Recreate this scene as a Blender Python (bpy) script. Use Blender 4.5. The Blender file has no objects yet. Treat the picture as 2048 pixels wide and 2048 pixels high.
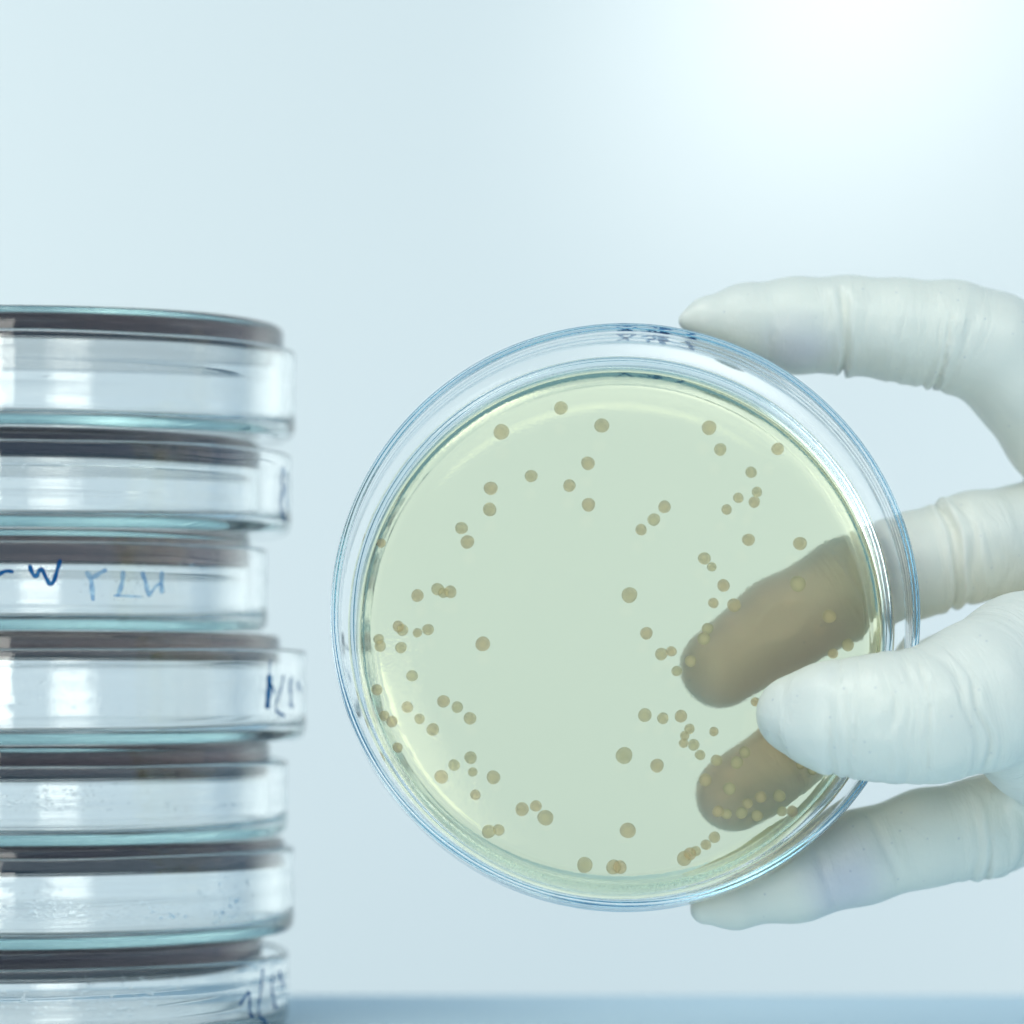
import bpy, math, random
import numpy as np
from mathutils import Matrix, Vector

random.seed(7); RNG = np.random.default_rng(11)
SC = bpy.context.scene
COL = SC.collection
MM = 0.001
R = math.radians

# ------------------------------------------------------------------ camera
F_PX = 7965.0            # focal length in pixels of the 2048 px photograph
HOR = 1350.0             # row of the horizon
ZC = 65.3                # camera height above the bench, mm
cam_d = bpy.data.cameras.new('camera'); cam = bpy.data.objects.new('camera', cam_d); COL.objects.link(cam)
cam.location = (0, 0, ZC * MM); cam.rotation_euler = (R(90), 0, 0)
cam_d.sensor_width = 36.0; cam_d.lens = 36.0 * F_PX / 2048.0
cam_d.shift_x = 0.0; cam_d.shift_y = (HOR - 1024.0) / 2048.0
cam_d.clip_start = 0.02; cam_d.clip_end = 50
cam_d.dof.use_dof = True; cam_d.dof.focus_distance = 0.672; cam_d.dof.aperture_fstop = 10.0
SC.camera = cam

# ------------------------------------------------------------------ world, lamps, exposure
world = bpy.data.worlds.new('World'); SC.world = world; world.use_nodes = True
bg = world.node_tree.nodes['Background']
bg.inputs['Color'].default_value = (0.14, 0.295, 0.445, 1); bg.inputs['Strength'].default_value = 1.0

def area(name, loc, target, sx, sy, power, color=(1, 1, 1)):
    l = bpy.data.lights.new(name, 'AREA'); l.shape = 'RECTANGLE'; l.size = sx; l.size_y = sy
    l.energy = power; l.color = color
    o = bpy.data.objects.new(name, l); COL.objects.link(o); o.location = loc
    o.rotation_euler = (Vector(target) - Vector(loc)).to_track_quat('-Z', 'Y').to_euler()
    return o
# a pair of unseen lamps added to light the wall evenly, the lamp over the bench, and the soft room light from the camera's side
area('wall_wash_fill', (-1.35, 1.15, 0.45), (-1.22, 2.2, 0.2), 0.6, 1.2, 18.6, (0.97, 1.0, 0.955))
area('wall_wash_fill', (1.35, 1.15, 0.45), (1.22, 2.2, 0.2), 0.6, 1.2, 18.6, (0.97, 1.0, 0.955))
area('bench_lamp', (-0.45, 0.35, 1.15), (0.05, 0.68, 0.06), 0.75, 0.45, 5.6, (1.0, 1.0, 0.90))
area('room_lamp', (0.35, -0.55, 1.05), (0.05, 0.68, 0.05), 1.5, 0.7, 9.0, (1.0, 1.0, 0.92))
area('side_lamp', (-0.34, -0.45, 0.13), (0.06, 0.68, 0.04), 0.42, 0.30, 2.6, (1.0, 0.985, 0.90))
sp = bpy.data.lights.new('flare_glow_spot', 'SPOT'); sp.energy = 62; sp.spot_size = R(10.5); sp.spot_blend = 1.0  # added spot: makes the lens flare's glow at upper right on the wall
sp.shadow_soft_size = 0.08; sp.color = (1.0, 0.98, 0.95)
spo = bpy.data.objects.new('flare_glow_spot', sp); COL.objects.link(spo); spo.location = (0.75, 1.05, 1.35)
spo.rotation_euler = (Vector((0.185, 2.2, 0.46)) - spo.location).to_track_quat('-Z', 'Y').to_euler()

vs = SC.view_settings
SC.display_settings.display_device = 'sRGB'
vs.view_transform = 'Standard'; vs.look = 'None'; vs.exposure = 0.0; vs.gamma = 1.0; vs.use_curve_mapping = False
cy = SC.cycles
cy.max_bounces = 64; cy.transmission_bounces = 64; cy.glossy_bounces = 48; cy.diffuse_bounces = 4
cy.transparent_max_bounces = 16; cy.volume_bounces = 1
cy.caustics_reflective = True; cy.caustics_refractive = True; cy.blur_glossy = 0.3
cy.sample_clamp_indirect = 6.0; cy.use_denoising = True
try: cy.denoiser = 'OPENIMAGEDENOISE'
except Exception: pass

# ------------------------------------------------------------------ helpers
def P(px, py, D):
    """point (mm) seen at pixel px, py at distance D mm"""
    return np.array([(px - 1024.0) / F_PX * D, D, ZC - (py - HOR) / F_PX * D])

def link(name, me, mat, parent=None, smooth=True):
    o = bpy.data.objects.new(name, me); COL.objects.link(o)
    if mat: me.materials.append(mat)
    if smooth: me.shade_smooth()
    if parent: o.parent = parent
    return o

def mesh(name, v, f):
    me = bpy.data.meshes.new(name); me.from_pydata([tuple(map(float, p)) for p in v], [], [tuple(map(int, q)) for q in f]); me.update()
    return me

def tag(o, label=None, cat=None, group=None, kind=None):
    for k, x in (('label', label), ('category', cat), ('group', group), ('kind', kind)):
        if x: o[k] = x
    return o

def nt(mat):
    mat.use_nodes = True
    n = mat.node_tree; n.nodes.clear()
    out = n.nodes.new('ShaderNodeOutputMaterial')
    return n, out

def node(n, kind, **kw):
    x = n.nodes.new(kind)
    for k, v in kw.items():
        if hasattr(x, k): setattr(x, k, v)
        else: x.inputs[k].default_value = v
    return x

def principled(name, col, rough=0.5, **kw):
    m = bpy.data.materials.new(name); n, out = nt(m)
    b = node(n, 'ShaderNodeBsdfPrincipled'); b.inputs['Base Color'].default_value = (*col, 1); b.inputs['Roughness'].default_value = rough
    for k, v in kw.items(): b.inputs[k].default_value = v
    n.links.new(b.outputs[0], out.inputs['Surface'])
    return m, n, b

def hash3(i, j, k, seed=0):
    h = (i * 374761393 + j * 668265263 + k * 2147483647 + seed * 1274126177) & 0xffffffff
    h = ((h ^ (h >> 13)) * 1274126177) & 0xffffffff
    h = ((h ^ (h >> 16)) * 2246822519) & 0xffffffff
    return ((h ^ (h >> 15)) & 0xffffff) / float(0xffffff) * 2 - 1

def vnoise(p, seed=0):
    p = np.asarray(p, float); i = np.floor(p).astype(np.int64); f = p - i; u = f * f * (3 - 2 * f)
    r = 0
    for a in (0, 1):
        for b in (0, 1):
            for c in (0, 1):
                w = (u[:, 0] if a else 1 - u[:, 0]) * (u[:, 1] if b else 1 - u[:, 1]) * (u[:, 2] if c else 1 - u[:, 2])
                r = r + w * hash3(i[:, 0] + a, i[:, 1] + b, i[:, 2] + c, seed)
    return r

# ------------------------------------------------------------------ materials
def glass_material(name, sig, bump=0.0, scale=120.0, rough=0.0, ior=1.47):
    m = bpy.data.materials.new(name); n, out = nt(m)
    g = node(n, 'ShaderNodeBsdfGlass'); g.inputs['IOR'].default_value = 1.49; g.inputs['Roughness'].default_value = rough
    g.inputs['Color'].default_value = (1, 1, 1, 1)
    # where gel touches the glass the index steps from glass to gel, not to air
    at = node(n, 'ShaderNodeAttribute'); at.attribute_name = 'contact'
    mr = node(n, 'ShaderNodeMapRange'); mr.inputs['To Min'].default_value = ior; mr.inputs['To Max'].default_value = ior / 1.335
    n.links.new(at.outputs['Fac'], mr.inputs['Value']); n.links.new(mr.outputs[0], g.inputs['IOR'])
    n.links.new(g.outputs[0], out.inputs['Surface'])
    a = node(n, 'ShaderNodeVolumeAbsorption'); a.inputs['Color'].default_value = tuple(1 - s_ / 20.0 for s_ in sig) + (1,); a.inputs['Density'].default_value = 20.0
    n.links.new(a.outputs[0], out.inputs['Volume'])
    if bump:
        tc = node(n, 'ShaderNodeTexCoord'); nz = node(n, 'ShaderNodeTexNoise'); nz.inputs['Scale'].default_value = scale; nz.inputs['Detail'].default_value = 2
        bp = node(n, 'ShaderNodeBump'); bp.inputs['Strength'].default_value = 1.0; bp.inputs['Distance'].default_value = bump
        n.links.new(tc.outputs['Object'], nz.inputs['Vector']); n.links.new(nz.outputs[0], bp.inputs['Height']); n.links.new(bp.outputs[0], g.inputs['Normal'])
    return m
M_GLASS = glass_material('clear_glass', (10, 4.6, 2.8), 0.00002, 90, ior=1.39)
M_GLASS_STACK = glass_material('clear_stack_glass', (7.5, 3.8, 3.7), 0.00004, 70, ior=1.44)

def agar_material(name, tint, sig):
    m = bpy.data.materials.new(name); n, out = nt(m)
    g = node(n, 'ShaderNodeBsdfGlass'); g.inputs['IOR'].default_value = 1.335; g.inputs['Color'].default_value = (*tint, 1)
    g.inputs['Roughness'].default_value = 0.055
    tc = node(n, 'ShaderNodeTexCoord')
    nz = node(n, 'ShaderNodeTexNoise'); nz.inputs['Scale'].default_value = 1900; nz.inputs['Detail'].default_value = 3
    bp = node(n, 'ShaderNodeBump'); bp.inputs['Distance'].default_value = 0.00002; bp.inputs['Strength'].default_value = 1.0
    n.links.new(tc.outputs['Object'], nz.inputs['Vector']); n.links.new(nz.outputs[0], bp.inputs['Height']); n.links.new(bp.outputs[0], g.inputs['Normal'])
    at = node(n, 'ShaderNodeAttribute'); at.attribute_name = 'contact'
    tr = node(n, 'ShaderNodeBsdfTransparent'); mx = node(n, 'ShaderNodeMixShader')
    n.links.new(at.outputs['Fac'], mx.inputs[0]); n.links.new(g.outputs[0], mx.inputs[1]); n.links.new(tr.outputs[0], mx.inputs[2])
    n.links.new(mx.outputs[0], out.inputs['Surface'])
    a = node(n, 'ShaderNodeVolumeAbsorption'); a.inputs['Color'].default_value = tuple(1 - s_ / 60.0 for s_ in sig) + (1,); a.inputs['Density'].default_value = 60.0
    n.links.new(a.outputs[0], out.inputs['Volume'])
    return m
M_AGAR = agar_material('pale_green_agar', (1.0, 0.995, 0.90), (0.5, 3.0, 39))
M_AGAR_BROWN = agar_material('brown_agar', (0.98, 0.97, 0.95), (29, 32, 31))
M_AGAR_DARK = agar_material('dark_brown_agar', (0.98, 0.97, 0.95), (33, 35, 33))
M_AGAR_LIGHT = agar_material('light_brown_agar', (0.98, 0.97, 0.95), (23, 26, 26))

def colony_material():
    m = bpy.data.materials.new('bacterial_colony'); n, out = nt(m)
    oi = node(n, 'ShaderNodeObjectInfo')
    ramp = node(n, 'ShaderNodeValToRGB')
    ramp.color_ramp.elements[0].color = (0.94, 0.87, 0.76, 1); ramp.color_ramp.elements[1].color = (1.0, 0.83, 0.72, 1)
    n.links.new(oi.outputs['Random'], ramp.inputs[0])
    d = node(n, 'ShaderNodeBsdfDiffuse'); t = node(n, 'ShaderNodeBsdfTranslucent')
    n.links.new(ramp.outputs[0], d.inputs[0]); n.links.new(ramp.outputs[0], t.inputs[0])
    mx = node(n, 'ShaderNodeMixShader'); mx.inputs[0].default_value = 0.52
    n.links.new(d.outputs[0], mx.inputs[1]); n.links.new(t.outputs[0], mx.inputs[2])
    tr = node(n, 'ShaderNodeBsdfTransparent'); tr.inputs[0].default_value = (0.95, 0.93, 0.86, 1)
    m2 = node(n, 'ShaderNodeMixShader')
    tc = node(n, 'ShaderNodeTexCoord'); ln = node(n, 'ShaderNodeVectorMath', operation='LENGTH'); n.links.new(tc.outputs['Object'], ln.inputs[0])
    mr = node(n, 'ShaderNodeMapRange'); mr.inputs['From Min'].default_value = 0.00045; mr.inputs['From Max'].default_value = 0.00105; mr.inputs['To Min'].default_value = 0.06; mr.inputs['To Max'].default_value = 0.30
    n.links.new(ln.outputs['Value'], mr.inputs['Value']); n.links.new(mr.outputs[0], m2.inputs[0])
    n.links.new(mx.outputs[0], m2.inputs[1]); n.links.new(tr.outputs[0], m2.inputs[2])
    n.links.new(m2.outputs[0], out.inputs['Surface'])
    return m
M_COLONY = colony_material()

def ink_material(name, col, thin, wash=(0.25, 0.52, 0.80)):
    m = bpy.data.materials.new(name); n, out = nt(m)
    b = node(n, 'ShaderNodeBsdfDiffuse'); b.inputs[0].default_value = (*col, 1)
    tr = node(n, 'ShaderNodeBsdfTransparent'); tr.inputs[0].default_value = (*wash, 1)
    tc = node(n, 'ShaderNodeTexCoord'); nz = node(n, 'ShaderNodeTexNoise'); nz.inputs['Scale'].default_value = 900
    rp = node(n, 'ShaderNodeValToRGB'); rp.color_ramp.elements[0].position = 0.3; rp.color_ramp.elements[1].position = 0.7
    rp.color_ramp.elements[0].color = (thin - 0.25,) * 3 + (1,); rp.color_ramp.elements[1].color = (min(thin + 0.25, 1),) * 3 + (1,)
    n.links.new(tc.outputs['Object'], nz.inputs['Vector']); n.links.new(nz.outputs[0], rp.inputs[0])
    mx = node(n, 'ShaderNodeMixShader'); n.links.new(rp.outputs[0], mx.inputs[0])
    n.links.new(b.outputs[0], mx.inputs[1]); n.links.new(tr.outputs[0], mx.inputs[2]); n.links.new(mx.outputs[0], out.inputs['Surface'])
    return m
M_INK = ink_material('blue_marker_ink', (0.003, 0.07, 0.22), 0.25, (0.12, 0.36, 0.66))
M_INK_RIM = ink_material('blue_marker_ink_on_rim', (0.01, 0.12, 0.36), 0.45, (0.30, 0.56, 0.82))
M_INK_THIN = ink_material('faded_blue_marker_ink', (0.02, 0.16, 0.42), 0.74, (0.62, 0.80, 0.93))

m = bpy.data.materials.new('water'); n, out = nt(m)
g = node(n, 'ShaderNodeBsdfGlass'); g.inputs['IOR'].default_value = 1.33; n.links.new(g.outputs[0], out.inputs['Surface']); M_WATER = m

def glove_material():
    m, n, b = principled('white_latex', (0.78, 0.80, 0.77), 0.40)
    b.inputs['Subsurface Weight'].default_value = 0.25; b.inputs['Subsurface Radius'].default_value = (1.0, 0.85, 0.8); b.inputs['Subsurface Scale'].default_value = 0.0022
    b.inputs['Specular IOR Level'].default_value = 0.5
    tc = node(n, 'ShaderNodeTexCoord')
    nz = node(n, 'ShaderNodeTexNoise'); nz.inputs['Scale'].default_value = 1500; nz.inputs['Detail'].default_value = 4
    bp = node(n, 'ShaderNodeBump'); bp.inputs['Distance'].default_value = 0.00004; bp.inputs['Strength'].default_value = 0.6
    n.links.new(tc.outputs['Object'], nz.inputs['Vector']); n.links.new(nz.outputs[0], bp.inputs['Height'])
    n2 = node(n, 'ShaderNodeTexNoise'); n2.inputs['Scale'].default_value = 160; n2.inputs['Detail'].default_value = 5; n2.inputs['Distortion'].default_value = 1.2
    b2 = node(n, 'ShaderNodeBump'); b2.inputs['Distance'].default_value = 0.00025; b2.inputs['Strength'].default_value = 0.5
    n.links.new(tc.outputs['Object'], n2.inputs['Vector']); n.links.new(n2.outputs[0], b2.inputs['Height']); n.links.new(bp.outputs[0], b2.inputs['Normal'])
    fa = node(n, 'ShaderNodeAttribute'); fa.attribute_name = 'fold'
    mp = node(n, 'ShaderNodeMapping'); mp.inputs['Scale'].default_value = (0.6, 0.12, 1.0)
    n.links.new(fa.outputs['Vector'], mp.inputs['Vector'])
    n4 = node(n, 'ShaderNodeTexNoise'); n4.inputs['Scale'].default_value = 1.0; n4.inputs['Detail'].default_value = 3; n4.inputs['Roughness'].default_value = 0.6; n4.inputs['Distortion'].default_value = 0.6
    n.links.new(mp.outputs[0], n4.inputs['Vector'])
    sl = node(n, 'ShaderNodeAttribute'); sl.attribute_name = 'slack'
    b3 = node(n, 'ShaderNodeBump'); b3.inputs['Distance'].default_value = 0.00036
    n.links.new(sl.outputs['Fac'], b3.inputs['Strength']); n.links.new(n4.outputs[0], b3.inputs['Height']); n.links.new(b2.outputs[0], b3.inputs['Normal'])
    n.links.new(b3.outputs[0], b.inputs['Normal'])
    n3 = node(n, 'ShaderNodeTexNoise'); n3.inputs['Scale'].default_value = 55; n3.inputs['Detail'].default_value = 3
    rp = node(n, 'ShaderNodeValToRGB'); rp.color_ramp.elements[0].position = 0.3; rp.color_ramp.elements[1].position = 0.75
    rp.color_ramp.elements[0].color = (0.77, 0.775, 0.70, 1); rp.color_ramp.elements[1].color = (0.82, 0.82, 0.72, 1)
    n.links.new(tc.outputs['Object'], n3.inputs['Vector']); n.links.new(n3.outputs[0], rp.inputs[0])
    # tiny dust specks
    vo = node(n, 'ShaderNodeTexVoronoi'); vo.inputs['Scale'].default_value = 330
    n.links.new(tc.outputs['Object'], vo.inputs['Vector'])
    r2 = node(n, 'ShaderNodeValToRGB'); r2.color_ramp.elements[0].position = 0.04; r2.color_ramp.elements[1].position = 0.10
    r2.color_ramp.elements[0].color = (0.80, 0.82, 0.88, 1); r2.color_ramp.elements[1].color = (1, 1, 1, 1)
    n.links.new(vo.outputs['Distance'], r2.inputs[0])
    mu = node(n, 'ShaderNodeMix', data_type='RGBA', blend_type='MULTIPLY'); mu.inputs[0].default_value = 1.0
    n.links.new(rp.outputs[0], mu.inputs[6]); n.links.new(r2.outputs[0], mu.inputs[7])
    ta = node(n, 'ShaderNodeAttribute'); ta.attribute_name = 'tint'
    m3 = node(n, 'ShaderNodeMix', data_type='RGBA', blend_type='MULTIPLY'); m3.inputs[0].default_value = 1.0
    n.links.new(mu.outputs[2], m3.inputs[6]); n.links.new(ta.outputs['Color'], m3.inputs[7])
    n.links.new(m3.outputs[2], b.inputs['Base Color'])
    return m
M_GLOVE = glove_material()

def wall_material():
    m, n, b = principled('pale_blue_wall_paint', (0.70, 0.83, 0.90), 0.85)
    tc = node(n, 'ShaderNodeTexCoord'); nz = node(n, 'ShaderNodeTexNoise'); nz.inputs['Scale'].default_value = 1.4; nz.inputs['Detail'].default_value = 2
    rp = node(n, 'ShaderNodeValToRGB'); rp.color_ramp.elements[0].color = (0.745, 0.765, 0.735, 1); rp.color_ramp.elements[1].color = (0.775, 0.785, 0.765, 1)
    n.links.new(tc.outputs['Object'], nz.inputs['Vector']); n.links.new(nz.outputs[0], rp.inputs[0]); n.links.new(rp.outputs[0], b.inputs['Base Color'])
    return m
M_WALL = wall_material()
M_BENCH, n, b = principled('blue_bench_laminate', (0.70, 0.86, 0.95), 0.6)
b.inputs['Specular IOR Level'].default_value = 0.2
tc = node(n, 'ShaderNodeTexCoord'); nz = node(n, 'ShaderNodeTexNoise'); nz.inputs['Scale'].default_value = 600; nz.inputs['Detail'].default_value = 3
bp = node(n, 'ShaderNodeBump'); bp.inputs['Distance'].default_value = 0.00003
n.links.new(tc.outputs['Object'], nz.inputs['Vector']); n.links.new(nz.outputs[0], bp.inputs['Height']); n.links.new(bp.outputs[0], b.inputs['Normal'])

# ------------------------------------------------------------------ setting: bench top and far wall
def box(name, x0, x1, y0, y1, z0, z1, mat, bevel=0.0):
    import bmesh
    bm = bmesh.new()
    bmesh.ops.create_cube(bm, size=1.0)
    for v in bm.verts:
        v.co = Vector((x0 if v.co.x < 0 else x1, y0 if v.co.y < 0 else y1, z0 if v.co.z < 0 else z1))
    if bevel: bmesh.ops.bevel(bm, geom=bm.edges[:], offset=bevel, segments=4, affect='EDGES', profile=0.6)
    me = bpy.data.meshes.new(name); bm.to_mesh(me); bm.free()
    return link(name, me, mat, smooth=False)
tag(box('bench_top', -0.9, 0.9, 0.30, 0.818, -0.03, 0.0, M_BENCH, 0.006), kind='structure')
tag(box('wall_back', -3.0, 3.0, 2.20, 2.30, -1.2, 2.4, M_WALL), kind='structure')

# ------------------------------------------------------------------ petri dishes
def arc(cx, cz, r, a0, a1, n):
    return [(cx + r * math.cos(R(a0 + (a1 - a0) * i / n)), cz + r * math.sin(R(a0 + (a1 - a0) * i / n))) for i in range(n + 1)]

def flip_to_outward(me):
    import bmesh
    bm = bmesh.new(); bm.from_mesh(me); bmesh.ops.recalc_face_normals(bm, faces=bm.faces[:]); bm.to_mesh(me); bm.free()

def lathe(name, prof, seg=192, wob=None, contact=()):
    """revolve a closed profile (r, z in mm) whose first and last points lie on the axis"""
    v, f = [], []
    n = len(prof)
    v.append((0, 0, prof[0][1])); rings = []
    for (r, z) in prof[1:-1]:
        st = len(v); rings.append(st)
        for k in range(seg):
            t = 2 * math.pi * k / seg
            dr, dz = wob(r, z, t) if wob else (0, 0)
            v.append(((r + dr) * math.cos(t), (r + dr) * math.sin(t), z + dz))
    last = len(v); v.append((0, 0, prof[-1][1]))
    for k in range(seg):
        k2 = (k + 1) % seg
        f.append((0, rings[0] + k2, rings[0] + k))
        for a, b_ in zip(rings[:-1], rings[1:]):
            f.append((a + k, a + k2, b_ + k2, b_ + k))
        f.append((last, rings[-1] + k, rings[-1] + k2))
    v = np.array(v) * MM
    me = mesh(name, v, f); flip_to_outward(me)
    val = np.tile(np.array([1.0 if (contact and contact[0] <= i < contact[1]) else 0.0 for i in range(n - 1)], np.float32), seg)
    at = me.attributes.new('contact', 'FLOAT', 'FACE'); at.data.foreach_set('value', val)
    return me

LID_R, LID_W, LID_T = 50.0, 1.4, 1.9       # outer radius, wall and plate thickness
BAS_R, BAS_W, BAS_T = 46.2, 1.5, 1.8
def wobble(ph, amp):
    def w(r, z, t):
        e = min(1.0, r / 38.0) ** 4
        return (e * amp * (0.55 * math.sin(2 * t + ph) + 0.3 * math.sin(5 * t + 2.1 * ph + z * .4) + 0.22 * math.sin(11 * t + ph * 3 + z * .9)),
                e * amp * 0.7 * (math.sin(3 * t + 1.7 * ph) + 0.4 * math.sin(8 * t + ph)))
    return w

def lid_profile(h):
    p = [(0, 0), (12, 0.05), (25, 0.08), (38, 0.05), (45, 0.0), (47.3, -0.0)]
    p += arc(LID_R - 2.2, 2.2, 2.2, -90, 0, 8)
    for i in range(1, 12):
        z = 2.5 + (h - 1.0 - 2.5) * i / 12
        p.append((LID_R + 0.07 * math.sin(i * 1.9), z))
    p += arc(LID_R - LID_W / 2, h - LID_W / 2, LID_W / 2, 0, 180, 12)
    ri = LID_R - LID_W
    for i in range(1, 12):
        z = (h - 1.0) - (h - 1.0 - (LID_T + 2.3)) * i / 12
        p.append((ri + 0.05 * math.sin(i * 2.3), z))
    p += [(ri - 2.0 + 2.0 * math.cos(R(a)), LID_T + 2.0 - 2.0 * math.sin(R(a))) for a in np.linspace(0, 90, 8)]
    p += [(ri - 2.5, LID_T), (42, LID_T), (36, LID_T + 0.03), (20, LID_T + 0.05), (8, LID_T), (0, LID_T)]
    return p

def base_profile(z0, z1, zwet, bt):
    """upside-down base: rim at z0, flat plate on top at z1"""
    ri = BAS_R - BAS_W; zi = z1 - bt
    p = [(0, zi), (10, zi), (25, zi), (36, zi), (ri - 2.3, zi)]
    p += [(ri - 1.8 + 1.8 * math.sin(R(a)), zi - 1.8 + 1.8 * math.cos(R(a))) for a in np.linspace(0, 90, 8)]
    p += [(ri, zi - 2.0), (ri, (zi - 2.0 + zwet) / 2), (ri, zwet)]; wet = len(p) - 1
    for i in range(1, 8):
        p.append((ri + 0.04 * math.sin(i * 2.7), zwet - (zwet - z0 - 1.0) * i / 8))
    p += [(BAS_R - BAS_W / 2 - BAS_W / 2 * math.cos(R(a)), z0 + BAS_W / 2 - BAS_W / 2 * math.sin(R(a))) for a in np.linspace(0, 180, 13)]
    for i in range(1, 10):
        p.append((BAS_R + 0.06 * math.sin(i * 2.0 + 1), z0 + 1.0 + (z1 - 2.3 - z0 - 1.0) * i / 10))
    fr = 2.0 if bt > 1.5 else 1.2
    p += [(BAS_R - fr + fr * math.cos(R(a)), z1 - fr + fr * math.sin(R(a))) for a in np.linspace(0, 90, 9)]
    p += [(BAS_R - 2.5, z1), (36, z1), (25, z1), (10, z1), (0, z1)]
    return p, wet

def agar_profile(ztop, thick, men):
    """gel under the base plate, free surface facing down with a meniscus at the wall"""
    ri = BAS_R - BAS_W - 0.06; zb = ztop - thick; g = 0.06
    p = [(0, zb), (10, zb), (22, zb), (33, zb), (ri - 3.5, zb), (ri - 3.2, zb - 0.02 * men), (ri - 2.5, zb - 0.12 * men), (ri - 1.7, zb - 0.30 * men), (ri - 0.95, zb - 0.54 * men), (ri - 0.38, zb - 0.79 * men), (ri, zb - men)]
    wet = len(p) - 1
    p += [(ri, zb - men * 0.5), (ri, (zb + ztop - 2.4) / 2), (ri, ztop - 2.2)]
    p += [(ri - 1.8 + 1.8 * math.cos(R(a)), ztop - g - 1.8 + 1.8 * math.sin(R(a))) for a in np.linspace(0, 90, 7)]
    p += [(ri - 2.4, ztop - g), (33, ztop - g), (15, ztop - g), (0, ztop - g)]
    return p, (wet, len(p) - 1)

def ribbon_on_cylinder(name, strokes, rad, mat, parent):
    """marker strokes: each is (half_width_mm, [(u, z), ...]) with u = arc position in mm along the wall; laid just off the glass"""
    v, f = [], []
    for hw, pts in strokes:
        pts = [np.array(p, float) for p in pts]
        fine = []
        for a, b_ in zip(pts[:-1], pts[1:]):
            k = max(2, int(np.linalg.norm(b_ - a) / 0.5))
            fine += [a + (b_ - a) * i / k for i in range(k)]
        fine.append(pts[-1])
        for _ in range(2):
            fine = [fine[0]] + [(fine[i - 1] + 2 * fine[i] + fine[i + 1]) / 4 for i in range(1, len(fine) - 1)] + [fine[-1]]
        st = len(v); n_ = len(fine)
        for i, p in enumerate(fine):
            d = fine[min(i + 1, n_ - 1)] - fine[max(i - 1, 0)]; d = d / (np.linalg.norm(d) + 1e-9); q = np.array([-d[1], d[0]])
            w = hw * (0.55 if i in (0, n_ - 1) else 1.0) * (1 + 0.15 * math.sin(i * 1.3))
            for s in (-1, 1):
                u, z = p + q * w * s
                t = u / rad
                v.append((rad * math.cos(t), rad * math.sin(t), z))
        for i in range(n_ - 1):
            a = st + 2 * i
            f.append((a, a + 1, a + 3, a + 2))
    me = mesh(name, np.array(v) * MM, f)
    return link(name, me, mat, parent)

def make_dish(name, H_lid, protrude, ph, glass, base_off=(0, 0), wob=0.10, agar_t=4.2, men=1.9, bt=1.8, gel=None):
    root = bpy.data.objects.new(name, None); COL.objects.link(root); root.empty_display_size = 0.02
    me = lathe('lid', lid_profile(H_lid), wob=wobble(ph, wob)); lid = link('lid', me, glass, root)
    ztop = H_lid + protrude
    bp_, wet = base_profile(LID_T + 0.12, ztop, ztop - bt - agar_t - men, bt)
    base = link('base', lathe('base', bp_, wob=wobble(ph + 1.3, wob * 0.5), contact=(0, wet)), glass, root)
    ap_, wet = agar_profile(ztop - bt, agar_t, men)
    agar = link('agar', lathe('agar', ap_, wob=wobble(ph + 1.3, wob * 0.5), contact=wet), gel or M_AGAR, root)
    for o in (base, agar): o.location = (base_off[0] * MM, base_off[1] * MM, 0)
    return root, lid, base, agar, ztop

# --- the stack on the bench -----------------------------------------------------
STACK_D = 740.0
#        centre px, lid height, protrusion, spin
STACK = [(51, 16.6, 4.5, 1.7), (43, 15.2, 2.3, -1.9), (-4, 15.55, 2.4, 0.7), (73, 16.85, 2.9, -1.0), (36, 13.95, 3.6, 0.7), (49, 15.95, 1.9, 2.1), (39, 14.1, 3.2, -1.0)]
LABELS = ['topmost clear glass petri dish of the stack, brown agar band along its top',
          'second glass petri dish from the top of the stack, blue squiggle at its right edge',
          'third glass petri dish from the top, blue marker W and faded letters on it',
          'fourth glass petri dish of the stack, bold blue marker strokes at its right edge',
          'fifth glass petri dish from the top, fine condensation line, no writing',
          'sixth glass petri dish from the top, heavy condensation droplets inside its wall',
          'lowest glass petri dish of the stack with blue handwritten digits at its right']
z = 0.0
dishes = []
for i in range(6, -1, -1):
    cx, hl, pr, bo = STACK[i]
    root, lid, base, agar, ztop = make_dish('petri_dish', hl, pr, 1.7 * i + 0.4, M_GLASS_STACK, base_off=(bo, RNG.uniform(-.9, .9)), wob=0.12, agar_t=(3.9, 3.4, 4.2, 3.3, 4.1, 3.4, 3.8)[i], men=0.9, bt=(1.1, 0.9, 1.2, 1.0, 1.2, 0.9, 1.1)[i],
                                            gel=(M_AGAR_BROWN, M_AGAR_DARK, M_AGAR_LIGHT, M_AGAR_LIGHT, M_AGAR_BROWN, M_AGAR_DARK, M_AGAR_DARK)[i])
    dx = (cx - 1024.0) / F_PX * STACK_D
    root.location = (dx * MM, STACK_D * MM, z * MM)
    tilt = (0.0, 0.15, -0.1, 0.1, -0.2, -0.1, 0.0)[i]
    root.rotation_euler = (R(RNG.uniform(-.12, .12)), R(tilt), 0)
    tag(root, LABELS[i], 'petri dish', 'petri dishes stacked on the bench')
    dishes.append((i, root, lid, base, agar, z, ztop, dx, hl))
    z += ztop + 0.15

def px_to_wall(px, py, dish):
    """pixel -> (arc position u, z) on the outer wall of that dish, on the side facing the camera"""
    i, root, lid, base, agar, z0, ztop, dx, hl = dish
    cxp = 1024 + dx / STACK_D * F_PX
    D = STACK_D
    for _ in range(8):
        s = max(-0.9995, min(0.9995, ((px - 1024) / F_PX * D - dx) / LID_R)); th = math.asin(s)
        D = STACK_D - LID_R * math.cos(th)
    zz = ZC - (py - HOR) / F_PX * D - z0
    return ((th - math.pi / 2) * (LID_R + 0.12), zz)

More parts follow.
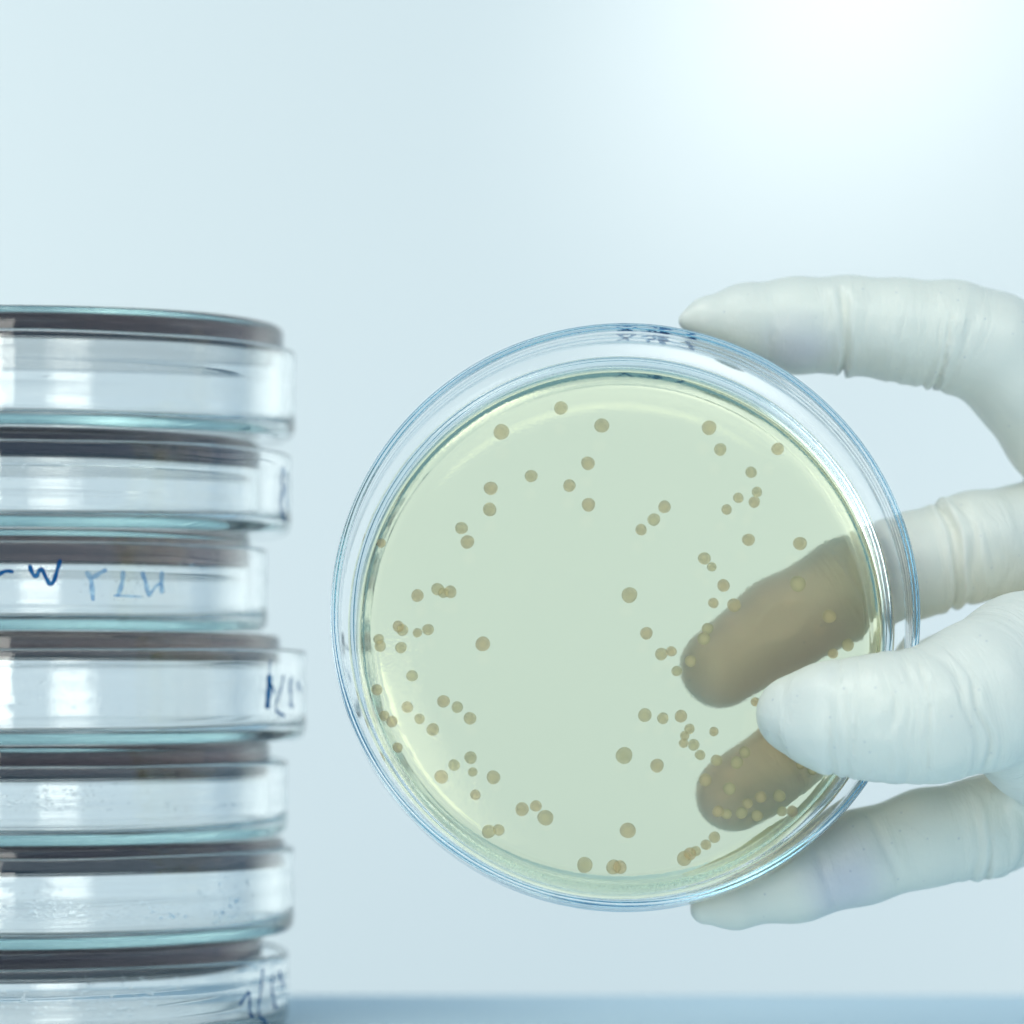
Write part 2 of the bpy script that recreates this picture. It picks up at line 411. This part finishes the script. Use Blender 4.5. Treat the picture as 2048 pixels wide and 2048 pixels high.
D2 = [d for d in dishes if d[0] == 1][0]; D3 = [d for d in dishes if d[0] == 2][0]; D4 = [d for d in dishes if d[0] == 3][0]; D7 = [d for d in dishes if d[0] == 6][0]
def z1(px, py, box_, out_w):          # pixel of a zoomed crop -> photograph
    s = (box_[2] - box_[0]) / out_w
    return box_[0] + px * s, box_[1] + py * s
def strokes_px(dish, items, box_, out_w):
    r = []
    for hw, pts in items:
        r.append((hw, [px_to_wall(*z1(x, y, box_, out_w), dish) for x, y in pts]))
    return r
RW = LID_R + 0.24
B3 = (0, 1090, 380, 1230)
B2 = (0, 580, 660, 1240)
ribbon_on_cylinder('handwriting', strokes_px(D2, [(0.5, [(1655, 1030), (1636, 1110), (1652, 1160), (1632, 1230), (1640, 1290), (1664, 1350)]), (0.5, [(1672, 1060), (1668, 1180), (1676, 1300)])], B2, 1932), RW, M_INK, D2[2])
ribbon_on_cylinder('handwriting', strokes_px(D3, [(0.38, [(290, 200), (315, 290), (350, 335), (375, 300), (390, 240), (415, 240), (460, 340), (505, 420), (535, 380), (570, 260), (605, 145)]),
                                                  (0.35, [(-60, 320), (0, 285), (60, 255), (130, 275)])], B3, 1932), RW, M_INK, D3[2])
ribbon_on_cylinder('handwriting', strokes_px(D3, [(0.45, [(860, 270), (915, 330), (925, 450), (935, 570)]), (0.4, [(925, 340), (1000, 290), (1075, 250)]),
                                                  (0.45, [(1240, 260), (1235, 380), (1205, 470), (1180, 520)]), (0.2, [(1140, 515), (1280, 520), (1430, 530)]),
                                                  (0.45, [(1430, 270), (1470, 380), (1500, 530)]), (0.5, [(1635, 265), (1630, 400), (1635, 500)]), (0.3, [(1500, 530), (1560, 430), (1630, 380)])], B3, 1932), RW, M_INK_THIN, D3[2])
B4 = (480, 1290, 640, 1480)
ribbon_on_cylinder('handwriting', strokes_px(D4, [(0.9, [(575, 590), (565, 800), (545, 1100), (530, 1300)]), (0.22, [(600, 290), (575, 400), (572, 590)]), (0.35, [(600, 780), (650, 900), (678, 1000)]),
                                                  (0.30, [(860, 590), (825, 800), (770, 1000), (705, 1180), (685, 1320), (760, 1370), (885, 1445)]),
                                                  (0.45, [(1030, 660), (985, 800), (975, 880), (1020, 980), (1005, 1150), (1000, 1220), (1055, 1250)]),
                                                  (0.5, [(1140, 720), (1155, 800), (1200, 900), (1205, 960)])], B4, 1627), RW, M_INK, D4[2])
B7 = (440, 1900, 640, 2048)
ribbon_on_cylinder('handwriting', strokes_px(D7, [(0.32, [(345, 1070), (440, 930), (550, 780), (548, 950), (540, 1200), (570, 1290), (640, 1270)]),
                                                  (0.36, [(812, 350), (780, 560), (755, 800), (735, 1050), (722, 1300), (790, 1330), (860, 1400), (880, 1440)]),
                                                  (0.42, [(1010, 470), (985, 640), (965, 790), (1005, 870), (1025, 960), (1010, 1070), (1080, 1105)]),
                                                  (0.55, [(1115, 390), (1150, 510), (1190, 640), (1210, 740)])], B7, 1932), RW, M_INK, D7[2])

# condensation: squashed beads of water on the inside of the lid walls
def condensation(dish, areas, seed):
    i, root, lid, base, agar, z0, ztop, dx, hl = dish
    g = np.random.default_rng(seed); v, f = [], []
    rin = LID_R - LID_W - 0.02
    for (xa, xb, ya, yb, cnt, smin, smax) in areas:
        for _ in range(int(cnt * 0.75)):
            px = g.uniform(xa, xb); py = np.clip(g.normal((ya + yb) / 2, (yb - ya) / 3.2), ya, yb)
            u, zz = px_to_wall(px, py, dish); t = u / (LID_R + 0.12)
            if zz < 2.8 or zz > hl - 1.4: continue
            s = 0.8 * g.uniform(smin, smax) * (0.5 + 0.9 * g.random() ** 2); asp = g.uniform(1.0, 2.6); st = len(v); K = 8
            rot = g.normal(0, 0.15)
            K = 10; ph_ = g.uniform(0, 6.28)
            v.append((rin - s * 0.17, t, zz))
            for ring, (rr, hh) in enumerate(((0.4, 0.148), (0.75, 0.080), (1.0, -0.02))):
                for k in range(K):
                    a = 2 * math.pi * k / K; wv = 1 + 0.14 * math.sin(2 * a + ph_) + 0.08 * math.sin(3 * a + 2 * ph_)
                    du, dz_ = rr * s * asp * math.cos(a) * wv, rr * s * math.sin(a) * wv
                    du, dz_ = du * math.cos(rot) - dz_ * math.sin(rot), du * math.sin(rot) + dz_ * math.cos(rot)
                    v.append((rin - s * hh, t + du / rin, zz + dz_))
            for k in range(K):
                k2 = (k + 1) % K
                f.append((st, st + 1 + k, st + 1 + k2))
                for q in (0, 1): f.append((st + 1 + q * K + k, st + 1 + (q + 1) * K + k, st + 1 + (q + 1) * K + k2, st + 1 + q * K + k2))
            bt_ = len(v); v += [v[st + 1 + 2 * K + k] for k in range(K)]; f.append(tuple(bt_ + k for k in range(K - 1, -1, -1)))
    if not v: return
    v = np.array([(r * math.cos(t), r * math.sin(t), zz) for r, t, zz in v]) * MM
    me = mesh('condensation', v, f)
    o = link('condensation', me, M_WATER, lid); tag(o, kind='stuff')
DD = {d[0]: d for d in dishes}
condensation(DD[0], [(0, 330, 700, 760, 60, .12, .28), (0, 500, 690, 730, 40, .12, .24)], 1)
condensation(DD[1], [(0, 300, 920, 960, 70, .12, .25)], 2)
condensation(DD[2], [(150, 340, 1150, 1200, 70, .12, .3), (200, 450, 1120, 1140, 40, .15, .3)], 3)
condensation(DD[3], [(0, 200, 1330, 1390, 70, .12, .3), (0, 240, 1398, 1418, 70, .12, .28), (180, 420, 1405, 1430, 40, .1, .22)], 4)
condensation(DD[4], [(0, 190, 1580, 1620, 150, .14, .34), (130, 300, 1570, 1620, 30, .12, .28), (330, 490, 1600, 1625, 45, .12, .26)], 5)
condensation(DD[5], [(0, 130, 1770, 1840, 140, .14, .36), (60, 380, 1808, 1850, 260, .16, .4), (300, 520, 1815, 1850, 110, .14, .32), (400, 520, 1750, 1830, 60, .14, .34)], 6)
condensation(DD[6], [(0, 180, 1985, 2030, 150, .14, .34), (150, 370, 1955, 2020, 170, .14, .36), (0, 360, 2025, 2048, 60, .14, .3)], 7)

# --- the dish held up to the light -----------------------------------------------
LID_BACK = 690.0
PITCH = 6.0                      # the dish leans back a little: we look at the inside of its upper wall
HELD_H, HELD_PR, HELD_AGAR = 15.4, 2.9, 4.8
OFF = (-0.7, -2.25)               # the base has slid to the bottom of the wider lid
held, hlid, hbase, hagar, hz = make_dish('petri_dish', HELD_H, HELD_PR, 0.9, M_GLASS, base_off=OFF, wob=0.07, agar_t=HELD_AGAR, men=2.6)
held.rotation_euler = (R(90 - PITCH), 0, 0)
hrot = np.array(Matrix.Rotation(R(90 - PITCH), 3, 'X'))
hc = P(1248, 1237, LID_BACK - HELD_H * 0.5)          # middle of the lid's wall
horg = hc - hrot @ np.array([0, 0, HELD_H * 0.5])
held.location = tuple(horg * MM)
def to_dish(p): return (np.asarray(p) - horg) @ hrot
def from_dish(p): return np.asarray(p) @ hrot.T + horg
def hit_plane(px, py, zloc):
    """point in dish coordinates where the ray of a photo pixel meets the plane z = zloc"""
    o = to_dish(np.array([0, 0, ZC])); d = to_dish(P(px, py, 1000.0)) - o
    return o + d * (zloc - o[2]) / d[2]
tag(held, 'round petri dish of pale green agar with beige colonies, held up by the gloved hand', 'petri dish')

# handwriting on the outside of the lid wall, top: u runs clockwise seen from the camera's side
def held_px(px, zdepth):
    th = math.asin((px - 1248) / 590.0)
    return ((math.pi / 2 - th) * RW, zdepth)
ribbon_on_cylinder('handwriting', [(0.35, [held_px(1243, 11.0), held_px(1262, 7.5), held_px(1268, 5.0)]), (0.35, [held_px(1281, 11.0), held_px(1268, 8.0), held_px(1245, 5.0)]),
                                   (0.35, [held_px(1293, 8.8), held_px(1312, 10.5), held_px(1324, 9.0), held_px(1318, 7.0), held_px(1304, 6.4), held_px(1312, 4.6)]),
                                   (0.6, [held_px(1331, 11.0), held_px(1340, 4.6)]), (0.35, [held_px(1334, 10.4), held_px(1347, 9.0), held_px(1346, 7.4), held_px(1338, 7.0)]), (0.3, [held_px(1346, 7.0), held_px(1354, 8.2)]),
                                   (0.45, [held_px(1385, 11.0), held_px(1394, 8.0), held_px(1402, 4.2)]), (0.22, [held_px(1402, 4.4), held_px(1380, 5.0), held_px(1357, 6.4)])], LID_R - 0.22, M_INK_RIM, hlid)

# colonies on the free surface of the gel (positions measured in the 1932 px view: x, y, radius)
COLONIES = [(1058,773,13),(1135,806,14),(946,818,15),(1337,810,14),(1358,851,12),(1466,850,12),(1109,877,13),(1416,894,11),(1002,901,12),(926,924,13),(1074,919,12),(924,964,13),
 (1110,955,13),(1253,959,12),(1233,983,12),(1209,1002,11),(1427,931,10),(1422,950,11),(1392,942,10),(1370,964,10),(871,999,12),(882,1025,13),(1411,1021,12),(1508,1028,13),
 (1328,1056,12),(1342,1072,9),(1364,1107,12),(1345,1140,10),(1384,1144,13),(1504,1104,15),(1563,1165,13),(1598,1219,12),(1570,1235,10),(1187,1125,15),(788,1126,12),(826,1114,12),
 (837,1121,10),(850,1119,12),(752,1184,11),(760,1191,11),(788,1196,9),(808,1190,11),(757,1224,11),(715,1208,10),(718,1221,11),(911,1217,14),(1219,1197,12),(1334,1188,11),(1327,1207,12),
 (1247,1236,12),(1266,1231,10),(1302,1249,11),(1276,1268,10),(778,1277,11),(711,1303,11),(769,1336,11),(837,1325,12),(863,1336,11),(887,1357,12),(792,1358,10),(817,1378,12),(725,1352,10),
 (740,1363,11),(1216,1351,13),(1250,1357,11),(1284,1353,12),(1300,1377,10),(1291,1390,9),(1289,1404,9),(1308,1407,11),(1346,1382,9),(1320,1426,10),(1424,1326,9),(750,1412,10),(888,1431,12),
 (857,1445,11),(892,1458,9),(833,1467,13),(931,1468,13),(897,1501,10),(1177,1427,16),(1239,1446,13),(985,1528,13),(1011,1522,11),(1029,1544,15),(922,1570,13),(941,1567,11),(1184,1568,15),
 (1103,1633,15),(1157,1637,14),(1169,1637,13),(1290,1621,14),(1301,1612,12),(1312,1607,10),(1331,1595,10),(1347,1581,11),(1389,1440,12),(1404,1421,11),(1351,1436,11),(1330,1473,12),
 (1375,1489,12),(1409,1517,10),(1434,1505,11),(1469,1503,12),(1474,1532,10),(1494,1532,11),(1354,1532,11),(1370,1537,10),(1398,1535,11),(1427,1540,11),(1531,1455,9),(1509,1444,9),(718,1026,9)]
def colony_mesh(seed):
    g = np.random.default_rng(seed); K, v, f = 20, [], []
    ph = g.uniform(0, 6.28, 3)
    rings = [(1.0, 0.0), (0.985, 0.16), (0.90, 0.34), (0.72, 0.50), (0.42, 0.60)]
    for rr, h in rings:
        for k in range(K):
            a = 2 * math.pi * k / K
            w = 1 + 0.025 * math.sin(2 * a + ph[0]) + 0.018 * math.sin(3 * a + ph[1])
            v.append((rr * w * math.cos(a), rr * w * math.sin(a), -h * 0.55))
    v.append((0, 0, -0.64 * 0.55)); top = len(v) - 1
    for j in range(len(rings) - 1):
        for k in range(K):
            k2 = (k + 1) % K
            f.append((j * K + k, (j + 1) * K + k, (j + 1) * K + k2, j * K + k2))
    for k in range(K):
        k2 = (k + 1) % K
        f.append(((len(rings) - 1) * K + k, top, (len(rings) - 1) * K + k2))
    return mesh('colony', np.array(v) * MM, f)
CM = []
for s in range(6):
    me = colony_mesh(s); me.shade_smooth(); me.materials.append(M_COLONY); CM.append(me)
zb = hz - BAS_T - HELD_AGAR
inv = None
for j, (x, y, r) in enumerate(COLONIES):
    s = 2048 / 1932.0
    q = hit_plane(x * s, y * s, zb)
    lx, ly = q[0] - OFF[0], q[1] - OFF[1]
    rad = r * s * from_dish(q)[1] / F_PX
    rr = math.hypot(lx, ly); lim = 44.0 - rad * 0.8
    if rr > lim: lx, ly = lx * lim / rr, ly * lim / rr; rr = lim
    o = bpy.data.objects.new('colony', CM[j % 6]); COL.objects.link(o); o.parent = hagar
    drop = 0.0 if rr < 41.2 else 0.4 * ((rr - 41.2) / 1.6) ** 2
    o.location = (lx * MM, ly * MM, (zb - drop - 0.03 - 0.004 * (j % 5)) * MM)
    o.rotation_euler = (0, 0, random.uniform(0, 6.28)); o.scale = (rad, rad, rad)

# ------------------------------------------------------------------ gloved hand
LEAN = math.tan(R(PITCH))
def N(px, py, D, r): return (P(px, py, D + LEAN * (1237 - py) / F_PX * D), r)
FINGERS = {
 'index':  [N(1372,641,689,1.3),N(1415,640,690.5,3.8),N(1490,645,693,6.6),N(1590,651,694.5,8.2),N(1700,650,694.5,8.4),N(1800,660,694.5,8.9),N(1900,672,695,9.5),N(1985,697,696,9.7),N(2046,762,698,9.7),N(2120,862,702,9.9),N(2230,965,709,10.5),N(2340,1060,714,11.5)],
 'middle': [N(1440,1337,697.6,7.2),N(1560,1253,698.6,8.2),N(1700,1178,699.5,8.9),N(1820,1133,700.5,9.3),N(1950,1093,702,9.5),N(2060,1078,706,9.8),N(2200,1120,712,10.3),N(2380,1200,718,11.5)],
 'ring':   [N(1470,1590,697.6,7.1),N(1600,1515,698.6,8.1),N(1750,1440,700,8.7),N(1900,1370,703,9.0),N(2050,1320,708,9.4),N(2200,1330,714,10),N(2390,1370,719,11)],
 'little': [N(1412,1817,694,2.9),N(1470,1805,695,4.6),N(1590,1760,696.5,7.2),N(1720,1715,697.5,8.0),N(1850,1675,698.5,8.3),N(1960,1657,700,8.6),N(2080,1615,706,9.2),N(2220,1560,713,10),N(2360,1530,718,10.5)],
 'thumb':  [N(1592,1428,664.6,6.6),N(1660,1433,662.6,9.1),N(1760,1435,661.4,10.5),N(1860,1430,662,11.2),N(1960,1392,665,12.4),N(2060,1355,672,14.3),N(2180,1345,684,16),N(2330,1390,698,17)],
}
PALM = [(N(2340,1060,714,11.5), N(2740,1300,718,18)), (N(2380,1200,718,11.5), N(2740,1360,719,19)), (N(2390,1370,719,11), N(2740,1410,719,19)),
        (N(2360,1530,718,10.5), N(2740,1460,716,18)), (N(2330,1390,698,17), N(2700,1400,708,20)), (N(2220,1560,713,10), N(2500,1480,712,15)), (N(2380,1190,715,12), N(2380,1500,715,12)),
        (N(2700,1380,716,24), N(3400,1480,725,29)), (N(2105,1452,680,14.2), N(2300,1540,702,17))]

def round_cone(pts, a, ra, b_, rb):
    ab = b_ - a; L2 = float(ab @ ab)
    t = np.clip(((pts - a) @ ab) / L2, 0, 1)
    d = pts - a - t[..., None] * ab
    return np.sqrt((d * d).sum(-1)) - (ra + (rb - ra) * t)
def smin(a, b_, k):
    h = np.clip(0.5 + 0.5 * (b_ - a) / k, 0, 1)
    return b_ + (a - b_) * h - k * h * (1 - h)

def hand_mesh(vox):
    allp = [(n[0], n[1]) for c in FINGERS.values() for n in c] + [e for s in PALM for e in s]
    lo = np.min([p - r for p, r in allp], 0) - 3; hi = np.max([p + r for p, r in allp], 0) + 3
    hi[0] = min(hi[0], P(3150, 1400, 720)[0])
    n_ = np.ceil((hi - lo) / vox).astype(int) + 1
    ax = [lo[i] + vox * np.arange(n_[i]) for i in range(3)]
    def field(segs, k, fill=60.0):
        out_ = np.full(n_, fill, np.float32)
        for (a, ra), (b_, rb) in segs:
            mlo = np.minimum(a - ra, b_ - rb) - 7; mhi = np.maximum(a + ra, b_ + rb) + 7
            s = [slice(max(0, int((mlo[i] - lo[i]) / vox)), max(0, min(n_[i], int((mhi[i] - lo[i]) / vox) + 2))) for i in range(3)]
            sub = np.stack(np.meshgrid(ax[0][s[0]], ax[1][s[1]], ax[2][s[2]], indexing='ij'), -1)
            if sub.size == 0: continue
            d = round_cone(sub, a, ra, b_, rb).astype(np.float32)
            out_[s[0], s[1], s[2]] = smin(out_[s[0], s[1], s[2]], d, k)
        return out_
    palm = field(PALM, 5.0)
    tot = palm.copy()
    for c in FINGERS.values():
        fg = field(list(zip(c[:-1], c[1:])), 2.0)
        tot = np.minimum(tot, smin(palm, fg, 5.0))
    tot[-2:, :, :] = np.maximum(tot[-2:, :, :], 1.0)
    # surface nets
    S = tot < 0
    c8 = np.zeros(tuple(n_ - 1), np.int8)
    for a in (0, 1):
        for b_ in (0, 1):
            for c_ in (0, 1):
                c8 += S[a:n_[0] - 1 + a, b_:n_[1] - 1 + b_, c_:n_[2] - 1 + c_]
    act = np.argwhere((c8 > 0) & (c8 < 8)); idx = np.full(tuple(n_ - 1), -1, np.int64); idx[tuple(act.T)] = np.arange(len(act))
    acc = np.zeros((len(act), 3)); cnt = np.zeros(len(act))
    cor = [(a, b_, c_) for a in (0, 1) for b_ in (0, 1) for c_ in (0, 1)]
    for i in range(8):
        for j in range(i + 1, 8):
            ci, cj = np.array(cor[i]), np.array(cor[j])
            if abs(ci - cj).sum() != 1: continue
            va = tot[tuple((act + ci).T)]; vb = tot[tuple((act + cj).T)]
            mk = (va < 0) != (vb < 0); t = np.where(mk, va / np.where(mk, va - vb, 1), 0)
            acc += np.where(mk[:, None], ci + t[:, None] * (cj - ci), 0); cnt += mk
    verts = lo + vox * (act + acc / cnt[:, None])
    quads = []
    for axis in range(3):
        o1, o2 = (axis + 1) % 3, (axis + 2) % 3
        sl0 = [slice(None)] * 3; sl1 = [slice(None)] * 3
        sl0[axis] = slice(0, -1); sl1[axis] = slice(1, None)
        e = np.argwhere(S[tuple(sl0)] != S[tuple(sl1)])
        e = e[(e[:, o1] > 0) & (e[:, o2] > 0) & (e[:, o1] < n_[o1] - 1) & (e[:, o2] < n_[o2] - 1)]
        ins = S[tuple(e.T)]
        u1 = np.zeros(3, int); u1[o1] = 1; u2 = np.zeros(3, int); u2[o2] = 1
        q = np.stack([idx[tuple((e - u1 - u2).T)], idx[tuple((e - u2).T)], idx[tuple(e.T)], idx[tuple((e - u1).T)]], 1)
        q[~ins] = q[~ins][:, ::-1]
        quads.append(q)
    quads = np.concatenate(quads)
    return verts, quads

def vert_normals(v, q):
    n_ = np.cross(v[q[:, 2]] - v[q[:, 0]], v[q[:, 3]] - v[q[:, 1]]); out_ = np.zeros_like(v)
    for k in range(4): np.add.at(out_, q[:, k], n_)
    return out_ / (np.linalg.norm(out_, axis=1)[:, None] + 1e-12)

def smooth_mesh(v, q, it, lam=0.5):
    a = np.concatenate([q[:, [0, 1]], q[:, [1, 2]], q[:, [2, 3]], q[:, [3, 0]]])
    deg = np.bincount(a[:, 0], minlength=len(v)) + np.bincount(a[:, 1], minlength=len(v))
    for _ in range(it):
        s = np.stack([np.bincount(a[:, 0], v[a[:, 1], k], len(v)) + np.bincount(a[:, 1], v[a[:, 0], k], len(v)) for k in range(3)], 1) / deg[:, None]
        v = v + lam * (s - v)
    return v

hv, hq = hand_mesh(0.55)
hv = smooth_mesh(hv, hq, 4)
hn = vert_normals(hv, hq)
# which finger, how far along it
best = np.full(len(hv), 1e9); fid = np.zeros(len(hv), int); fs = np.zeros(len(hv)); fphi = np.zeros(len(hv)); far = np.zeros((len(hv), 3))
names = list(FINGERS)
for fi, nm in enumerate(names):
    c = FINGERS[nm]; s0 = 0.0
    for (a, ra), (b_, rb) in zip(c[:-1], c[1:]):
        ab = b_ - a; L = np.linalg.norm(ab); t = np.clip(((hv - a) @ ab) / L ** 2, 0, 1); pr = a + t[:, None] * ab
        d = np.linalg.norm(hv - pr, axis=1) - (ra + (rb - ra) * t)
        mk = d < best
        best[mk] = d[mk]; fid[mk] = fi; fs[mk] = s0 + t[mk] * L
        ez = np.cross(ab / L, [0, 1.0, 0]); ez /= np.linalg.norm(ez); q_ = hv[mk] - pr[mk]
        fphi[mk] = np.arctan2(q_ @ ez, -q_[:, 1]) * 9.0
        s0 += L
def sstep(x, a, b_):
    t = np.clip((x - a) / (b_ - a), 0, 1); return t * t * (3 - 2 * t)
disp = np.zeros(len(hv)); wmask = np.zeros(len(hv)) + 0.05
nz1 = vnoise(hv / 6.0, 3); nz2 = vnoise(hv / 2.2, 5); nz3 = vnoise(hv / 14.0, 9)
disp += 0.22 * nz3 + 0.06 * nz1
def s_at(nm, px):
    """arc length along a finger where its axis passes the photo column px"""
    c = FINGERS[nm]; s0 = 0
    for (a, ra), (b_, rb) in zip(c[:-1], c[1:]):
        L = np.linalg.norm(b_ - a); xa = 1024 + a[0] / a[1] * F_PX; xb = 1024 + b_[0] / b_[1] * F_PX
        if (xa - px) * (xb - px) <= 0 and xa != xb: return s0 + L * (px - xa) / (xb - xa)
        s0 += L
    return s0
def crease(nm, px, depth, width, d, lo_=-0.3, hi_=0.6, lean=0.0, bulge=0.28, wig=0.5):
    global disp
    fi = names.index(nm); s0 = s_at(nm, px); d = np.array(d, float); d /= np.linalg.norm(d)
    m = (fid == fi) & (np.abs(fs - s0) < 9)
    dt = hn[m] @ d
    x = fs[m] - s0 + lean * hn[m][:, 2] * 3 + wig * nz1[m] + 0.06 * nz2[m]
    depth = depth * 1.7; width = width * 0.85
    prof = -depth * np.exp(-(x / width) ** 2) + bulge * depth * (np.exp(-((x - 2.1 * width) / (1.4 * width)) ** 2) + 0.8 * np.exp(-((x + 2.1 * width) / (1.4 * width)) ** 2))
    disp[m] += prof * sstep(dt + 0.35 * nz1[m], lo_, hi_) * (0.7 + 0.6 * nz3[m])
    wmask[m] += np.exp(-(x / 4.5) ** 2) * min(1.0, depth * 1.3)
DN = (0.0, -0.45, -1.0)
# index: creases on the inner (lower) side
crease('index', 1682, 1.1, 0.8, DN, -0.55, 0.15, 0.12, 0.35, 0.25); crease('index', 1664, 0.3, 0.7, DN, 0.1, 0.7)
crease('index', 1862, 0.45, 0.8, DN, -0.1, 0.6, -0.1); crease('index', 1886, 0.8, 0.8, DN, -0.3, 0.4, -0.15, 0.3, 0.3); crease('index', 1914, 0.35, 0.9, DN, -0.35, 0.5, -0.1)
crease('index', 1800, 0.2, 0.7, DN, 0.0, 0.7); crease('index', 1520, 0.25, 0.8, DN, 0.0, 0.6, 0.3)
# middle
crease('middle', 1885, 1.2, 0.75, (0, -1, -.2), -0.6, 0.2, -0.45, 0.6, 0.3); crease('middle', 1922, 0.55, 0.9, (0, -1, -.6), -0.2, 0.5, -0.5, 0.4, 1.2); crease('middle', 1955, 0.4, 1.3, (0, -1, -.5), -0.2, 0.5, 0.3, 0.3, 1.5)
crease('middle', 1700, 0.4, 0.9, (0, -1, 0), -0.2, 0.6)
crease('ring', 1640, 0.6, 0.7, (0, -1, 0), -0.2, 0.6); crease('ring', 1570, 0.35, 0.7, (0, -1, 0), -0.2, 0.6)
# little
crease('little', 1755, 0.2, 1.0, (0, -1, 0.2), 0.1, 0.8, 0.3, 0.2, 1.2); crease('little', 1632, 0.22, 0.9, (0, -1, 0), 0.0, 0.7, 0.3, 0.2, 1.0)
for px, dp in ((1928, 0.22), (1955, 0.42), (1986, 0.3)): crease('little', px, dp, 0.7, (0, -.8, -.8), -0.1, 0.6, -0.2)
# thumb: a bunch of slack folds round the joint
g = np.random.default_rng(5)
for px in (1560, 1582, 1604, 1625, 1648, 1668, 1684, 1702, 1718, 1731, 1748, 1761, 1776, 1790, 1803, 1818, 1834, 1851, 1870, 1892):
    crease('thumb', px, g.uniform(0.10, 0.30), g.uniform(0.45, 0.95), (g.uniform(-.3, .3), -1, g.choice([-.9, -.5, .0, .5])), g.uniform(-0.4, 0.2), g.uniform(0.6, 0.9), g.uniform(0.05, 0.35), 0.6, g.uniform(0.6, 1.6))
crease('thumb', 1640, 0.5, 0.9, (0, -.5, -1), -0.1, 0.5, 0.2); crease('thumb', 1668, 0.4, 0.8, (0, -.5, -1), -0.1, 0.5, 0.2); crease('thumb', 1560, 0.45, 0.8, (0, -.6, -1), -0.1, 0.5, 0.2)
for px in (1985, 2010, 2035): crease('thumb', px, 0.5, 1.4, (0, -.4, -1), -0.1, 0.6, -0.3)
# fine stretched ridges where the pads press on the glass
for nm, p0, rad in (('index', P(1560, 710, 688), 9.0), ('little', P(1700, 1740, 690), 9.0)):
    d = hv - p0; rr = np.linalg.norm(d, axis=1); ang = np.arctan2(d[:, 2], d[:, 0])
    mk = (fid == names.index(nm)) & (rr < rad)
    disp[mk] += 0.05 * np.sin(ang[mk] * 34 + 2.5 * nz1[mk] + rr[mk] * 0.5) * sstep(rad - rr[mk], 0, 4) * sstep(rr[mk], 1, 3)
hv = hv + hn * disp[:, None]
# the rubber is pressed flat where it meets the dish
loc = to_dish(hv)
rad_ = np.hypot(loc[:, 0], loc[:, 1]); th_ = names.index('thumb')
m = (fid == th_) & (rad_ < 47) & (loc[:, 2] < hz + 0.25); loc[m, 2] = hz + 0.25
m = (fid != th_) & (rad_ < LID_R + 0.3) & (loc[:, 2] > -0.25)
push_back = loc[:, 2] + 0.25; push_out = LID_R + 0.3 - rad_
mb = m & (push_back < push_out); loc[mb, 2] = -0.25
mo = m & ~mb; k = (LID_R + 0.3) / np.maximum(rad_, 1e-6)
loc[mo, 0] *= k[mo]; loc[mo, 1] *= k[mo]
hv = from_dish(loc)
org = P(2740, 1380, 719)
me = bpy.data.meshes.new('gloved_hand')
vv = ((hv - org) * MM).astype(np.float32)
me.vertices.add(len(vv)); me.vertices.foreach_set('co', vv.ravel())
me.loops.add(hq.size); me.loops.foreach_set('vertex_index', hq.ravel().astype(np.int32))
me.polygons.add(len(hq)); me.polygons.foreach_set('loop_start', np.arange(0, hq.size, 4, dtype=np.int32)); me.polygons.foreach_set('loop_total', np.full(len(hq), 4, np.int32))
me.update(calc_edges=True); me.validate()
ea = np.concatenate([hq[:, [0, 1]], hq[:, [1, 2]], hq[:, [2, 3]], hq[:, [3, 0]]]); ea = ea[fid[ea[:, 0]] == fid[ea[:, 1]]]
dg = np.maximum(np.bincount(ea[:, 0], minlength=len(fs)) + np.bincount(ea[:, 1], minlength=len(fs)), 1)
for _ in range(60): fs = 0.3 * fs + 0.7 * (np.bincount(ea[:, 0], fs[ea[:, 1]], len(fs)) + np.bincount(ea[:, 1], fs[ea[:, 0]], len(fs))) / dg
fold = np.stack([fs, fphi, fid * 37.0], 1).astype(np.float32)      # along the finger, round the finger (mm): the folds of the rubber run round it
at = me.attributes.new('fold', 'FLOAT_VECTOR', 'POINT'); at.data.foreach_set('vector', fold.ravel())
# where the rubber is stretched thin over a pressed finger pad, the skin under it tints it; middle and ring also get the gel's warm light painted in
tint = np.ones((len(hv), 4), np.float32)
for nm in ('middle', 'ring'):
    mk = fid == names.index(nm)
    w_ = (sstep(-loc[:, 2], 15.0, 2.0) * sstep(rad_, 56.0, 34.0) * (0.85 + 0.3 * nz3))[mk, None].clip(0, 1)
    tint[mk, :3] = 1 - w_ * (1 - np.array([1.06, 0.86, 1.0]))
for nm, p0, rr0 in (('index', P(1590, 715, 688), 11.0), ('little', P(1680, 1740, 690), 12.0)):
    mk = fid == names.index(nm)
    w_ = (sstep(np.linalg.norm(hv - p0, axis=1), rr0, rr0 * 0.35) * (0.8 + 0.4 * nz1))[mk, None].clip(0, 1)
    tint[mk, :3] = 1 - w_ * (1 - np.array([0.80, 0.80, 0.97]))
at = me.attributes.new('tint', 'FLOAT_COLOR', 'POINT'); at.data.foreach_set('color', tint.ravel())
at = me.attributes.new('slack', 'FLOAT', 'POINT'); at.data.foreach_set('value', np.clip(wmask, 0, 1).astype(np.float32))
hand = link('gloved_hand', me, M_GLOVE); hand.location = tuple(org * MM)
tag(hand, 'hand in a white latex glove gripping the round dish between thumb and fingers', 'hand')
print('hand verts', len(vv))
